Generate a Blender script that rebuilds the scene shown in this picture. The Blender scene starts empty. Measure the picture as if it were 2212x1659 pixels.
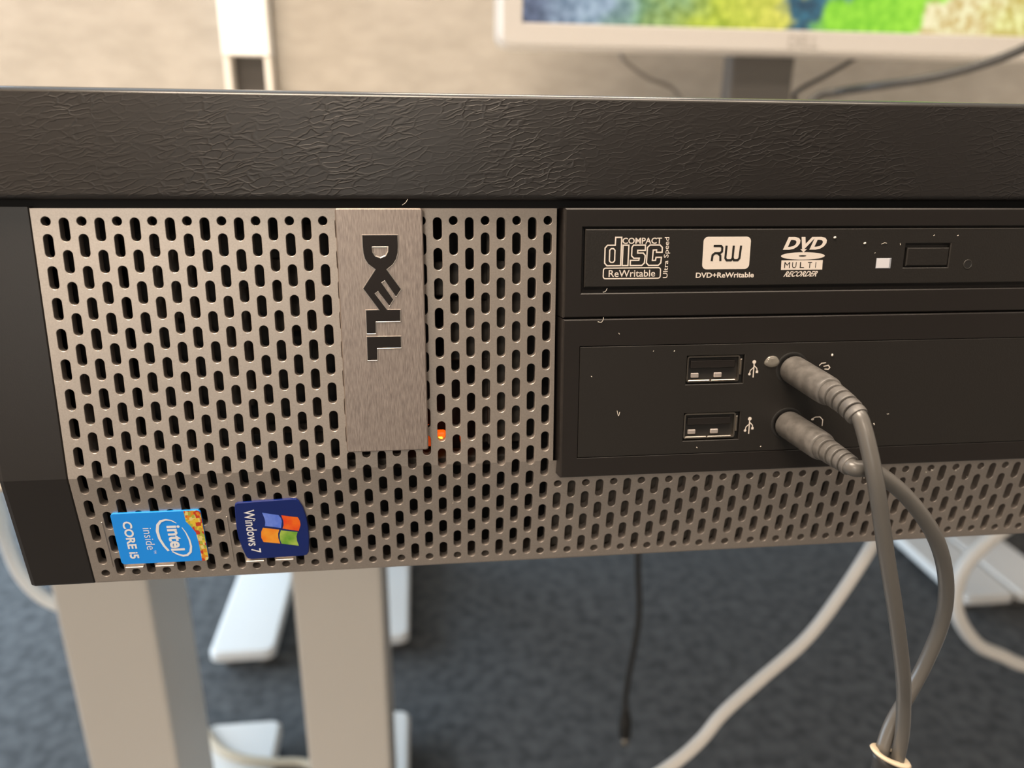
import bpy, bmesh, math, random
from mathutils import Vector, Matrix
random.seed(7)
S = 0.001                                   # everything below is written in millimetres

# ------------------------------------------------------------------ camera, world, lights, exposure
scene = bpy.context.scene
COL = scene.collection
VB = 52.996                                 # bend of the grille, measured down the upper face
LEAN = math.radians(6.05)                   # the upper face leans back
BEND = math.radians(12.087)                 # the lower face turns under by this
O = Vector((0.0, 0.0, 756.55))              # a point on the bend line (desk top is z = 730)
E_DOWN = Vector((0, -math.sin(LEAN), -math.cos(LEAN)))
E_AWAY = Vector((0, math.cos(LEAN), -math.sin(LEAN)))

cam_d = bpy.data.cameras.new('camera')
cam = bpy.data.objects.new('camera', cam_d); COL.objects.link(cam)
cam_d.sensor_fit = 'HORIZONTAL'; cam_d.sensor_width = 36.0
cam_d.lens = 1661.0 / 2212.0 * 36.0
cam_d.clip_start = 0.01; cam_d.clip_end = 50
RIGHT = Vector(((0.992884, -0.118175, 0.014689))); DOWN = Vector(((-0.026343, -0.338254, -0.940686))); FWD = Vector(((0.116135, 0.933605, -0.338960)))
CAM = Vector(((-39.075966, -150.787619, 829.400122)))
m3 = Matrix((RIGHT, -DOWN, -FWD)).transposed()
cam.matrix_world = Matrix.Translation(CAM * S) @ m3.to_4x4()
cam_d.dof.use_dof = True
cam_d.dof.focus_distance = 0.157
cam_d.dof.aperture_fstop = 13.5
scene.camera = cam

world = bpy.data.worlds.new('world'); scene.world = world
world.use_nodes = True
world.node_tree.nodes['Background'].inputs[0].default_value = (1.0, 0.93, 0.85, 1)
world.node_tree.nodes['Background'].inputs[1].default_value = 0.25

def area(name, loc, rot, sx, sy, power, color):
    l = bpy.data.lights.new(name, 'AREA'); l.shape = 'RECTANGLE'; l.size = sx; l.size_y = sy
    l.energy = power; l.color = color
    o = bpy.data.objects.new(name, l); COL.objects.link(o)
    o.location = loc; o.rotation_euler = rot
    return o
WARM = (1.0, 0.81, 0.63); COOL = (0.62, 0.81, 1.0)
for lx, ly, pw_ in [(-0.75, -0.50, 92), (0.65, 0.10, 26), (-0.95, -2.9, 62), (1.2, -2.9, 16), (0.3, 2.0, 40)]:
    area('ceiling_lamp', (lx, ly, 2.66), (0, 0, 0), 1.2, 0.6, pw_, WARM)
area('window_daylight', (-1.66, 1.75, 1.25), (0, math.radians(-90), 0), 2.2, 3.0, 150, COOL)
area('window_daylight', (-1.66, -3.35, 1.35), (0, math.radians(-90), 0), 1.8, 1.6, 14, (0.95, 0.96, 0.92))  # added fill, brightens the left end of band, trim and grille
area('window_daylight', (-1.3, -4.44, 1.35), (math.radians(90), 0, 0), 0.7, 1.8, 15, (0.97, 0.95, 0.88))  # added fill, gives the left trim and grille something bright to reflect

scene.view_settings.view_transform = 'Standard'
scene.view_settings.look = 'None'
scene.view_settings.gamma = 1.0
scene.view_settings.use_curve_mapping = False
scene.view_settings.exposure = 0.0

# ------------------------------------------------------------------ face frames
def FU(x, v, d):                            # upper face: x right, v down the face, d proud of it
    return O + Vector((x, 0, 0)) + E_DOWN * (v - VB) - E_AWAY * d
def FL(x, v, d):                            # lower face
    w = v - VB
    a = VB + w * math.cos(BEND) + d * math.sin(BEND)
    z = w * math.sin(BEND) - d * math.cos(BEND)
    return O + Vector((x, 0, 0)) + E_DOWN * (a - VB) + E_AWAY * z
def FB(x, v, d):
    return FU(x, v, d) if v <= VB else FL(x, v, d)
def FW(x, y, z):
    return Vector((x, y, z))

# ------------------------------------------------------------------ materials
MATS = {}
def nd(nt, t, **kw):
    n = nt.nodes.new(t)
    for k, v in kw.items(): setattr(n, k, v)
    return n
def mat(name, col, rough=0.5, metal=0.0, spec=0.5, bump=None, vary=None, emit=None, trans=0, coat=0):
    if name in MATS: return MATS[name]
    m = bpy.data.materials.new(name); m.use_nodes = True
    nt = m.node_tree; b = nt.nodes['Principled BSDF']
    b.inputs['Base Color'].default_value = (*col, 1); b.inputs['Roughness'].default_value = rough
    b.inputs['Metallic'].default_value = metal; b.inputs['Specular IOR Level'].default_value = spec
    if trans: b.inputs['Transmission Weight'].default_value = trans
    if coat: b.inputs['Coat Weight'].default_value = coat; b.inputs['Coat Roughness'].default_value = 0.1
    if emit:
        b.inputs['Emission Color'].default_value = (*emit[0], 1); b.inputs['Emission Strength'].default_value = emit[1]
    tc = nd(nt, 'ShaderNodeTexCoord')
    if bump:                                # (scale per mm, strength, distance mm)
        n = nd(nt, 'ShaderNodeTexNoise'); n.inputs['Scale'].default_value = bump[0] / S; n.inputs['Detail'].default_value = 3
        nt.links.new(tc.outputs['Object'], n.inputs['Vector'])
        bp = nd(nt, 'ShaderNodeBump'); bp.inputs['Strength'].default_value = bump[1]; bp.inputs['Distance'].default_value = bump[2] * S
        nt.links.new(n.outputs['Fac'], bp.inputs['Height']); nt.links.new(bp.outputs['Normal'], b.inputs['Normal'])
    if vary:                                # (scale per mm, other colour, stretch)
        mp = nd(nt, 'ShaderNodeMapping'); mp.inputs['Scale'].default_value = vary[2] if len(vary) > 2 else (1, 1, 1)
        n = nd(nt, 'ShaderNodeTexNoise'); n.inputs['Scale'].default_value = vary[0] / S; n.inputs['Detail'].default_value = 4
        r = nd(nt, 'ShaderNodeValToRGB')
        r.color_ramp.elements[0].position = 0.32; r.color_ramp.elements[1].position = 0.68
        r.color_ramp.elements[0].color = (*col, 1); r.color_ramp.elements[1].color = (*vary[1], 1)
        nt.links.new(tc.outputs['Object'], mp.inputs['Vector']); nt.links.new(mp.outputs['Vector'], n.inputs['Vector'])
        nt.links.new(n.outputs['Fac'], r.inputs['Fac']); nt.links.new(r.outputs['Color'], b.inputs['Base Color'])
    MATS[name] = m
    return m

SILVER = mat('silver_paint', (0.485, 0.425, 0.375), 0.40, 0.85, vary=(3.0, (0.545, 0.485, 0.43)), bump=(6, 0.12, 0.05))
BLACK = mat('black_plastic', (0.0135, 0.0115, 0.0105), 0.35, bump=(4, 0.15, 0.05))
BLACKTEX = mat('black_textured_plastic', (0.0145, 0.013, 0.0115), 0.40, bump=(2.6, 0.35, 0.10))
GLOSS = mat('glossy_black_plastic', (0.03, 0.028, 0.025), 0.22)
DARK = mat('dark_interior', (0.006, 0.0055, 0.005), 0.7)
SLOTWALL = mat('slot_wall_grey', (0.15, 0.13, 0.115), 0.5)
INNER = mat('inner_grey', (0.075, 0.066, 0.056), 0.6)
CHASSIS = mat('chassis_black', (0.02, 0.02, 0.02), 0.5)
CHROME = mat('polished_chrome', (0.48, 0.46, 0.45), 0.07, 1.0)  # base colour darkened to stand for a dark reflection in the letters
CHROME_EDGE = mat('chrome_edge', (0.85, 0.80, 0.74), 0.28, 1.0)
SHELL = mat('port_steel', (0.62, 0.56, 0.48), 0.25, 1.0)
CONTACT = mat('spring_steel', (0.75, 0.68, 0.64), 0.4, 0.8)
PRINT = mat('white_print', (0.66, 0.60, 0.54), 0.6, bump=(2.6, 0.3, 0.08))
PRINT_GREY = mat('grey_print', (0.36, 0.34, 0.32), 0.6)
RUBBER = mat('grey_rubber', (0.085, 0.08, 0.074), 0.42, vary=(0.5, (0.14, 0.133, 0.124)))
CORD = mat('grey_cord', (0.105, 0.10, 0.092), 0.30)
SLEEVE = mat('dark_sleeve', (0.03, 0.029, 0.028), 0.4)
LEDW = mat('light_window', (0.62, 0.62, 0.66), 0.4)
AMBER = mat('amber_light', (0.8, 0.12, 0.02), 0.4, emit=((1.0, 0.09, 0.003), 1.3))
AMBER_CORE = mat('amber_core', (1.0, 0.4, 0.05), 0.4, emit=((1.0, 0.42, 0.03), 4.0))
AMBER_GUIDE = mat('amber_guide', (0.55, 0.07, 0.01), 0.3, emit=((1.0, 0.10, 0.005), 0.35))
BLUE = mat('sticker_blue', (0.010, 0.30, 0.98), 0.35)
NAVY = mat('sticker_navy', (0.004, 0.018, 0.15), 0.28)
SWHITE = mat('sticker_white', (0.85, 0.87, 0.90), 0.35)
F_BLUE = mat('flag_blue', (0.06, 0.15, 0.78), 0.3, vary=(0.35, (0.20, 0.32, 0.92)))
F_RED = mat('flag_red', (0.80, 0.035, 0.01), 0.3, vary=(0.35, (0.88, 0.16, 0.01)))
F_ORANGE = mat('flag_orange', (0.88, 0.22, 0.01), 0.3, vary=(0.35, (0.92, 0.42, 0.04)))
F_GREEN = mat('flag_green', (0.12, 0.36, 0.03), 0.3, vary=(0.35, (0.42, 0.58, 0.10)))
STICKER_EDGE = mat('sticker_edge', (0.30, 0.32, 0.36), 0.4)
WHITE = mat('white_paint', (0.86, 0.85, 0.82), 0.45)
POST = mat('warm_grey_paint', (0.68, 0.655, 0.61), 0.5)
DESKTOP = mat('desk_laminate', (0.70, 0.66, 0.60), 0.45)
MWHITE = mat('monitor_white', (0.48, 0.465, 0.445), 0.4)
NECK = mat('neck_grey', (0.10, 0.095, 0.09), 0.5)
CABLE_W = mat('white_cable', (0.85, 0.83, 0.79), 0.45)
CABLE_GREY = mat('grey_cable', (0.22, 0.20, 0.18), 0.5)
CABLE_B = mat('black_cable', (0.02, 0.02, 0.02), 0.45)
CABLE_BEIGE = mat('beige_cable', (0.62, 0.52, 0.38), 0.5)
SLOT = mat('post_recess', (0.085, 0.077, 0.07), 0.6)
FABRIC = mat('fabric', (0.395, 0.37, 0.33), 0.95, spec=0.1, vary=(0.03, (0.335, 0.312, 0.275), (1, 1, 2.6)), bump=(0.8, 0.3, 0.5))
CARPET = mat('carpet', (0.074, 0.076, 0.078), 0.98, spec=0.05, vary=(0.05, (0.142, 0.145, 0.147)), bump=(0.3, 0.35, 3))
CEIL = mat('ceiling_white', (0.75, 0.73, 0.70), 0.9)
WALL = mat('wall_paint', (0.42, 0.38, 0.34), 0.9)
WALL_DARK = mat('wall_dark', (0.032, 0.027, 0.025), 0.9)
GLUE = mat('glue', (0.55, 0.52, 0.46), 0.12, trans=0.75)
DUST = mat('dust', (0.75, 0.70, 0.62), 0.8)

def leather():
    m = bpy.data.materials.new('leather_grain'); m.use_nodes = True
    nt = m.node_tree; b = nt.nodes['Principled BSDF']
    b.inputs['Base Color'].default_value = (0.0145, 0.0125, 0.0115, 1); b.inputs['Roughness'].default_value = 0.43; b.inputs['Specular IOR Level'].default_value = 0.62
    tc = nd(nt, 'ShaderNodeTexCoord')
    m0 = nd(nt, 'ShaderNodeMapping'); m0.inputs['Rotation'].default_value = (0, math.radians(11), 0)
    mp = nd(nt, 'ShaderNodeMapping'); mp.inputs['Scale'].default_value = (0.26 / S, 0.4 / S, 1.0 / S)
    nt.links.new(m0.outputs['Vector'], mp.inputs['Vector'])
    no = nd(nt, 'ShaderNodeTexNoise'); no.inputs['Scale'].default_value = 0.22 / S; no.inputs['Detail'].default_value = 3
    ad = nd(nt, 'ShaderNodeVectorMath', operation='MULTIPLY_ADD')
    ad.inputs[1].default_value = (1.8, 0.2, 2.2)
    vo = nd(nt, 'ShaderNodeTexVoronoi', feature='DISTANCE_TO_EDGE'); vo.inputs['Scale'].default_value = 1.0
    rp = nd(nt, 'ShaderNodeValToRGB'); rp.color_ramp.elements[0].position = 0.0; rp.color_ramp.elements[1].position = 0.15; rp.color_ramp.interpolation = 'EASE'
    no2 = nd(nt, 'ShaderNodeTexNoise'); no2.inputs['Scale'].default_value = 0.10 / S
    rp2 = nd(nt, 'ShaderNodeValToRGB'); rp2.color_ramp.elements[0].position = 0.38; rp2.color_ramp.elements[1].position = 0.62
    mx = nd(nt, 'ShaderNodeMix', data_type='FLOAT'); mx.inputs['B'].default_value = 1.0
    bp = nd(nt, 'ShaderNodeBump'); bp.inputs['Strength'].default_value = 0.62; bp.inputs['Distance'].default_value = 0.08 * S; bp.invert = True
    L = nt.links.new
    L(tc.outputs['Object'], m0.inputs['Vector']); L(tc.outputs['Object'], no.inputs['Vector']); L(tc.outputs['Object'], no2.inputs['Vector'])
    L(no.outputs['Color'], ad.inputs[0]); L(mp.outputs['Vector'], ad.inputs[2]); L(ad.outputs['Vector'], vo.inputs['Vector'])
    L(vo.outputs['Distance'], rp.inputs['Fac']); L(no2.outputs['Fac'], rp2.inputs['Fac'])
    mul = nd(nt, 'ShaderNodeMath', operation='MULTIPLY'); mul.inputs[1].default_value = 0.75
    L(rp2.outputs['Color'], mul.inputs[0]); L(mul.outputs[0], mx.inputs['Factor'])
    L(rp.outputs['Color'], mx.inputs['A'])
    L(mx.outputs['Result'], bp.inputs['Height']); L(bp.outputs['Normal'], b.inputs['Normal'])
    return m
LEATHER = leather()

def brushed():
    m = bpy.data.materials.new('brushed_metal'); m.use_nodes = True
    nt = m.node_tree; b = nt.nodes['Principled BSDF']; b.inputs['Metallic'].default_value = 0.85
    tc = nd(nt, 'ShaderNodeTexCoord'); mp = nd(nt, 'ShaderNodeMapping'); mp.inputs['Scale'].default_value = (5.0 / S, 5.0 / S, 0.09 / S)
    no = nd(nt, 'ShaderNodeTexNoise'); no.inputs['Scale'].default_value = 1.0; no.inputs['Detail'].default_value = 4
    r = nd(nt, 'ShaderNodeValToRGB'); r.color_ramp.elements[0].color = (0.30, 0.25, 0.225, 1); r.color_ramp.elements[1].color = (0.50, 0.43, 0.385, 1)
    r.color_ramp.elements[0].position = 0.25; r.color_ramp.elements[1].position = 0.75
    mr = nd(nt, 'ShaderNodeMapRange'); mr.inputs['To Min'].default_value = 0.34; mr.inputs['To Max'].default_value = 0.52
    bp = nd(nt, 'ShaderNodeBump'); bp.inputs['Strength'].default_value = 0.1; bp.inputs['Distance'].default_value = 0.02 * S
    L = nt.links.new
    L(tc.outputs['Object'], mp.inputs['Vector']); L(mp.outputs['Vector'], no.inputs['Vector'])
    L(no.outputs['Fac'], r.inputs['Fac']); L(r.outputs['Color'], b.inputs['Base Color'])
    L(no.outputs['Fac'], mr.inputs['Value']); L(mr.outputs['Result'], b.inputs['Roughness'])
    L(no.outputs['Fac'], bp.inputs['Height']); L(bp.outputs['Normal'], b.inputs['Normal'])
    return m
BRUSHED = brushed()

def chip():
    m = bpy.data.materials.new('chip_print'); m.use_nodes = True
    nt = m.node_tree; b = nt.nodes['Principled BSDF']; b.inputs['Roughness'].default_value = 0.3
    tc = nd(nt, 'ShaderNodeTexCoord')
    mp = nd(nt, 'ShaderNodeMapping'); mp.inputs['Scale'].default_value = (1.5 / S, 0.2 / S, 1.15 / S)
    vo = nd(nt, 'ShaderNodeTexVoronoi', distance='CHEBYCHEV'); vo.inputs['Scale'].default_value = 1.0
    sp = nd(nt, 'ShaderNodeSeparateColor')
    r = nd(nt, 'ShaderNodeValToRGB'); r.color_ramp.interpolation = 'CONSTANT'
    cols = [(0.0, (0.55, 0.05, 0.02)), (0.18, (0.75, 0.28, 0.02)), (0.34, (0.78, 0.56, 0.05)), (0.5, (0.42, 0.46, 0.06)), (0.64, (0.78, 0.66, 0.24)), (0.8, (0.55, 0.40, 0.05)), (0.9, (0.68, 0.10, 0.03))]
    while len(r.color_ramp.elements) < len(cols): r.color_ramp.elements.new(0.5)
    for e, (p, c) in zip(r.color_ramp.elements, cols): e.position = p; e.color = (*c, 1)
    L = nt.links.new
    L(tc.outputs['Object'], mp.inputs['Vector']); L(mp.outputs['Vector'], vo.inputs['Vector'])
    L(vo.outputs['Color'], sp.inputs['Color']); L(sp.outputs['Red'], r.inputs['Fac']); L(r.outputs['Color'], b.inputs['Base Color'])
    return m
CHIP = chip()

def screen_mat():                           # what the lit screen shows: shrubs, a green slope, yellow leaves
    m = bpy.data.materials.new('screen_picture'); m.use_nodes = True
    nt = m.node_tree; b = nt.nodes['Principled BSDF']; b.inputs['Base Color'].default_value = (0.02, 0.02, 0.02, 1); b.inputs['Roughness'].default_value = 0.3
    tc = nd(nt, 'ShaderNodeTexCoord'); sx = nd(nt, 'ShaderNodeSeparateXYZ')
    n1 = nd(nt, 'ShaderNodeTexNoise'); n1.inputs['Scale'].default_value = 0.03 / S; n1.inputs['Detail'].default_value = 3
    n2 = nd(nt, 'ShaderNodeTexNoise'); n2.inputs['Scale'].default_value = 0.16 / S; n2.inputs['Detail'].default_value = 4
    # x in metres from the screen centre, disturbed by the coarse noise
    ma = nd(nt, 'ShaderNodeMath', operation='MULTIPLY_ADD'); ma.inputs[1].default_value = 0.12; ma.inputs[2].default_value = -0.06
    su = nd(nt, 'ShaderNodeMath', operation='ADD')
    mr = nd(nt, 'ShaderNodeMapRange'); mr.inputs['From Min'].default_value = -0.345; mr.inputs['From Max'].default_value = 0.155
    def ramp(cols):
        r = nd(nt, 'ShaderNodeValToRGB')
        while len(r.color_ramp.elements) < len(cols): r.color_ramp.elements.new(0.5)
        for e, (p, c) in zip(r.color_ramp.elements, cols): e.position = p; e.color = (*c, 1)
        return r
    dark = ramp([(0.0, (0.05, 0.07, 0.12)), (0.10, (0.16, 0.24, 0.33)), (0.2, (0.08, 0.18, 0.08)), (0.33, (0.28, 0.36, 0.02)), (0.44, (0.45, 0.46, 0.05)), (0.475, (0.01, 0.05, 0.09)), (0.52, (0.02, 0.06, 0.09)), (0.56, (0.16, 0.50, 0.02)), (0.70, (0.20, 0.55, 0.02)), (0.735, (0.55, 0.42, 0.16)), (0.82, (0.55, 0.38, 0.12)), (1.0, (0.40, 0.45, 0.04))])
    lite = ramp([(0.0, (0.14, 0.18, 0.28)), (0.10, (0.36, 0.46, 0.56)), (0.2, (0.24, 0.42, 0.22)), (0.33, (0.55, 0.62, 0.06)), (0.44, (0.75, 0.70, 0.12)), (0.475, (0.03, 0.14, 0.20)), (0.52, (0.03, 0.16, 0.24)), (0.56, (0.30, 0.68, 0.04)), (0.70, (0.36, 0.75, 0.05)), (0.735, (0.85, 0.78, 0.5)), (0.82, (0.80, 0.76, 0.45)), (1.0, (0.75, 0.78, 0.15))])
    mx = nd(nt, 'ShaderNodeMix', data_type='RGBA')
    st = nd(nt, 'ShaderNodeMapRange'); st.inputs['From Min'].default_value = 0.35; st.inputs['From Max'].default_value = 0.65
    L = nt.links.new
    L(tc.outputs['Object'], sx.inputs['Vector']); L(tc.outputs['Object'], n1.inputs['Vector']); L(tc.outputs['Object'], n2.inputs['Vector'])
    sh = nd(nt, 'ShaderNodeMath', operation='MULTIPLY_ADD'); sh.inputs[1].default_value = -0.55; L(sx.outputs['Z'], sh.inputs[0]); L(sx.outputs['X'], sh.inputs[2])
    L(n1.outputs['Fac'], ma.inputs[0]); L(sh.outputs[0], su.inputs[0]); L(ma.outputs[0], su.inputs[1])
    L(su.outputs[0], mr.inputs['Value']); L(mr.outputs['Result'], dark.inputs['Fac']); L(mr.outputs['Result'], lite.inputs['Fac'])
    L(n2.outputs['Fac'], st.inputs['Value']); L(st.outputs['Result'], mx.inputs['Factor'])
    L(dark.outputs['Color'], mx.inputs['A']); L(lite.outputs['Color'], mx.inputs['B'])
    L(mx.outputs['Result'], b.inputs['Emission Color']); b.inputs['Emission Strength'].default_value = 1.15
    return m
SCREEN = screen_mat()

# ------------------------------------------------------------------ mesh helpers
ORIGIN = {}
class MB:
    def __init__(s): s.v = []; s.f = []; s.smooth = []
    def poly(s, pts, sm=False):
        b = len(s.v); s.v += [Vector(p) for p in pts]; s.f.append(tuple(range(b, b + len(pts)))); s.smooth.append(sm)
    def grid(s, rows, closed=True, sm=True, caps=True):
        b = len(s.v); n = len(rows[0])
        for r in rows: s.v += [Vector(p) for p in r]
        for i in range(len(rows) - 1):
            for j in range(n if closed else n - 1):
                k = (j + 1) % n
                s.f.append((b + i * n + j, b + i * n + k, b + (i + 1) * n + k, b + (i + 1) * n + j)); s.smooth.append(sm)
        if caps and closed:
            s.f.append(tuple(b + j for j in reversed(range(n)))); s.smooth.append(False)
            e = b + (len(rows) - 1) * n
            s.f.append(tuple(e + j for j in range(n))); s.smooth.append(False)
    def box(s, F, a, c, bev=0.0, seg=1):
        (x0, y0, z0), (x1, y1, z1) = a, c
        bm = bmesh.new(); bmesh.ops.create_cube(bm, size=1)
        for v in bm.verts:
            v.co = Vector((x0 + (v.co.x + .5) * (x1 - x0), y0 + (v.co.y + .5) * (y1 - y0), z0 + (v.co.z + .5) * (z1 - z0)))
        if bev: bmesh.ops.bevel(bm, geom=bm.edges[:], offset=bev, segments=seg, affect='EDGES', profile=0.5)
        b = len(s.v)
        bm.verts.ensure_lookup_table()
        s.v += [F(*v.co) for v in bm.verts]
        for f in bm.faces: s.f.append(tuple(b + v.index for v in f.verts)); s.smooth.append(False)
        bm.free()
    def prism(s, F, pts, d0, d1, bev=0.0):  # outline in (x, v), from depth d0 to the front d1, front edge chamfered
        n = len(pts)
        rings = [[F(x, v, d0) for x, v in pts]]
        if bev:
            rings.append([F(x, v, d1 - bev) for x, v in pts])
            ins = inset(pts, bev)
            rings.append([F(x, v, d1) for x, v in ins])
        else: rings.append([F(x, v, d1) for x, v in pts])
        s.grid(rings, True, False, True)
    def tube(s, pts, rad, n=12, res=8):
        P, Rr = smooth_path(pts, rad, res)
        rows = []; up = None
        for i, p in enumerate(P):
            t = (P[min(i + 1, len(P) - 1)] - P[max(i - 1, 0)]).normalized()
            if up is None:
                up = t.orthogonal().normalized()
            up = (up - t * up.dot(t)).normalized(); sd = t.cross(up)
            rows.append([p + (up * math.cos(a) + sd * math.sin(a)) * Rr[i] for a in [2 * math.pi * j / n for j in range(n)]])
        s.grid(rows)
    def lathe(s, base, axis, prof, n=24):   # prof: (distance along the axis, radius)
        axis = axis.normalized(); u = axis.orthogonal().normalized(); w = axis.cross(u)
        s.grid([[base + axis * h + (u * math.cos(a) + w * math.sin(a)) * r for a in [2 * math.pi * j / n for j in range(n)]] for h, r in prof])
    def build(s, name, m, parent=None, bev=None):
        me = bpy.data.meshes.new(name)
        off = ORIGIN.get(parent.name, Vector((0, 0, 0))) if parent else Vector((0, 0, 0))
        if parent is None:
            xs = s.v; lo = Vector((min(v.x for v in xs), min(v.y for v in xs), min(v.z for v in xs))); hi = Vector((max(v.x for v in xs), max(v.y for v in xs), max(v.z for v in xs)))
            off = Vector(((lo.x + hi.x) / 2, (lo.y + hi.y) / 2, lo.z))
        me.from_pydata([(v - off) * S for v in s.v], [], s.f)
        me.polygons.foreach_set('use_smooth', s.smooth)
        bm = bmesh.new(); bm.from_mesh(me); bmesh.ops.remove_doubles(bm, verts=bm.verts, dist=2e-6)
        bmesh.ops.recalc_face_normals(bm, faces=bm.faces); bm.to_mesh(me); bm.free()
        me.materials.append(m)
        o = bpy.data.objects.new(name, me); COL.objects.link(o)
        if parent: o.parent = parent
        else: o.location = off * S
        ORIGIN[o.name] = off
        return o

def inset(pts, d):
    n = len(pts); out = []
    area2 = sum(pts[i][0] * pts[(i + 1) % n][1] - pts[(i + 1) % n][0] * pts[i][1] for i in range(n))
    sg = 1 if area2 > 0 else -1
    for i in range(n):
        a, b, c = Vector(pts[i - 1]), Vector(pts[i]), Vector(pts[(i + 1) % n])
        e1 = (b - a).normalized(); e2 = (c - b).normalized()
        n1 = Vector((-e1.y, e1.x)) * sg; n2 = Vector((-e2.y, e2.x)) * sg
        mm = n1 + n2
        if mm.length < 1e-6: mm = n1
        mm.normalize(); k = max(0.35, mm.dot(n1))
        out.append(tuple(b + mm * (d / k)))
    return out

def smooth_path(pts, rad, res):
    pts = [Vector(p) for p in pts]
    if not isinstance(rad, (list, tuple)): rad = [rad] * len(pts)
    P, Rr = [], []
    for i in range(len(pts) - 1):
        p0 = pts[max(i - 1, 0)]; p1 = pts[i]; p2 = pts[i + 1]; p3 = pts[min(i + 2, len(pts) - 1)]
        for k in range(res):
            t = k / res
            P.append(0.5 * ((2 * p1) + (p2 - p0) * t + (2 * p0 - 5 * p1 + 4 * p2 - p3) * t * t + (3 * p1 - p0 - 3 * p2 + p3) * t ** 3))
            Rr.append(rad[i] * (1 - t) + rad[i + 1] * t)
    P.append(pts[-1]); Rr.append(rad[-1])
    return P, Rr

def rrect(x0, x1, v0, v1, r, n=4):
    out = []
    for cx, cv, a0 in [(x1 - r, v0 + r, -90), (x1 - r, v1 - r, 0), (x0 + r, v1 - r, 90), (x0 + r, v0 + r, 180)]:
        for k in range(n + 1):
            a = math.radians(a0 + 90 * k / n); out.append((cx + r * math.cos(a), cv + r * math.sin(a)))
    return out
def disc_pts(cx, cv, rx, rv, n=24):
    return [(cx + rx * math.cos(2 * math.pi * k / n), cv + rv * math.sin(2 * math.pi * k / n)) for k in range(n)]

def ribbon(mb, F, pts, w, d, closed=False):
    pts = [Vector(p) for p in pts]; n = len(pts); L_, R_ = [], []
    for i in range(n):
        a = pts[i - 1] if (i > 0 or closed) else None; c = pts[(i + 1) % n] if (i < n - 1 or closed) else None
        e1 = (pts[i] - a).normalized() if a is not None else None; e2 = (c - pts[i]).normalized() if c is not None else None
        e1 = e1 or e2; e2 = e2 or e1
        n1 = Vector((-e1.y, e1.x)); n2 = Vector((-e2.y, e2.x)); mm = (n1 + n2)
        mm = mm.normalized() if mm.length > 1e-6 else n1
        k = max(0.5, mm.dot(n1)); ww = w[i] if isinstance(w, list) else w
        L_.append(pts[i] + mm * (ww / 2 / k)); R_.append(pts[i] - mm * (ww / 2 / k))
    for i in range(n if closed else n - 1):
        j = (i + 1) % n
        mb.poly([F(*L_[i], d), F(*L_[j], d), F(*R_[j], d), F(*R_[i], d)])

TEXT = {}
def glyphs(s, bold):
    key = (s, bold)
    if key in TEXT: return TEXT[key]
    cu = bpy.data.curves.new('lettering', 'FONT'); cu.body = s; cu.size = 1; cu.offset = bold; cu.resolution_u = 3; cu.fill_mode = 'FRONT'
    o = bpy.data.objects.new('lettering', cu); COL.objects.link(o)
    bpy.context.view_layer.update()
    me = bpy.data.meshes.new_from_object(o.evaluated_get(bpy.context.evaluated_depsgraph_get()))
    vs = [(v.co.x, v.co.y) for v in me.vertices]; fs = [tuple(p.vertices) for p in me.polygons]
    x0 = min(v[0] for v in vs); x1 = max(v[0] for v in vs); y0 = min(v[1] for v in vs); y1 = max(v[1] for v in vs)
    vs = [((x - x0) / (x1 - x0), (y - y0) / (y1 - y0)) for x, y in vs]
    bpy.data.objects.remove(o); bpy.data.curves.remove(cu); bpy.data.meshes.remove(me)
    TEXT[key] = (vs, fs); return TEXT[key]
def text(mb, F, s, x0, x1, v0, v1, d, mode='h', shear=0.0, bold=0.0):
    vs, fs = glyphs(s, bold); b = len(mb.v)
    for u, w in vs:
        u2 = (u + shear * w) / (1 + shear) if shear else u
        if mode == 'h': p = (x0 + u2 * (x1 - x0), v1 + w * (v0 - v1))
        elif mode == 'down': p = (x0 + w * (x1 - x0), v0 + u2 * (v1 - v0))
        else: p = (x1 + w * (x0 - x1), v1 + u2 * (v0 - v1))
        mb.v.append(F(p[0], p[1], d))
    for f in fs: mb.f.append(tuple(b + i for i in f)); mb.smooth.append(False)

def plate(mb, F, x0, x1, v0, v1, d, base, c, holes=(), draft=(0, 0, 0, 0)):
    """front plate with chamfered outer edge and rectangular wells (hx0, hx1, hv0, hv1, depth, chamfer)"""
    X = sorted({x0 + c, x1 - c} | {h[0] - h[5] for h in holes} | {h[1] + h[5] for h in holes})
    V = sorted({v0 + c, v1 - c} | {h[2] - h[5] for h in holes} | {h[3] + h[5] for h in holes})
    for i in range(len(X) - 1):
        for j in range(len(V) - 1):
            cx = (X[i] + X[i + 1]) / 2; cv = (V[j] + V[j + 1]) / 2
            if any(h[0] - h[5] < cx < h[1] + h[5] and h[2] - h[5] < cv < h[3] + h[5] for h in holes): continue
            mb.poly([F(X[i], V[j], d), F(X[i + 1], V[j], d), F(X[i + 1], V[j + 1], d), F(X[i], V[j + 1], d)])
    def loop(a, b_, cc, dd, e): return [F(a, cc, e), F(b_, cc, e), F(b_, dd, e), F(a, dd, e)]
    mb.grid([loop(x0 + c, x1 - c, v0 + c, v1 - c, d), loop(x0, x1, v0, v1, d - c),
             loop(x0 - draft[0], x1 + draft[1], v0 - draft[2], v1 + draft[3], base)], True, False, False)
    for hx0, hx1, hv0, hv1, dep, cc in holes:
        mb.grid([loop(hx0 - cc, hx1 + cc, hv0 - cc, hv1 + cc, d), loop(hx0, hx1, hv0, hv1, d - cc), loop(hx0, hx1, hv0, hv1, d - dep)], True, False, False)
        mb.poly(loop(hx0, hx1, hv0, hv1, d - dep))

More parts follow.
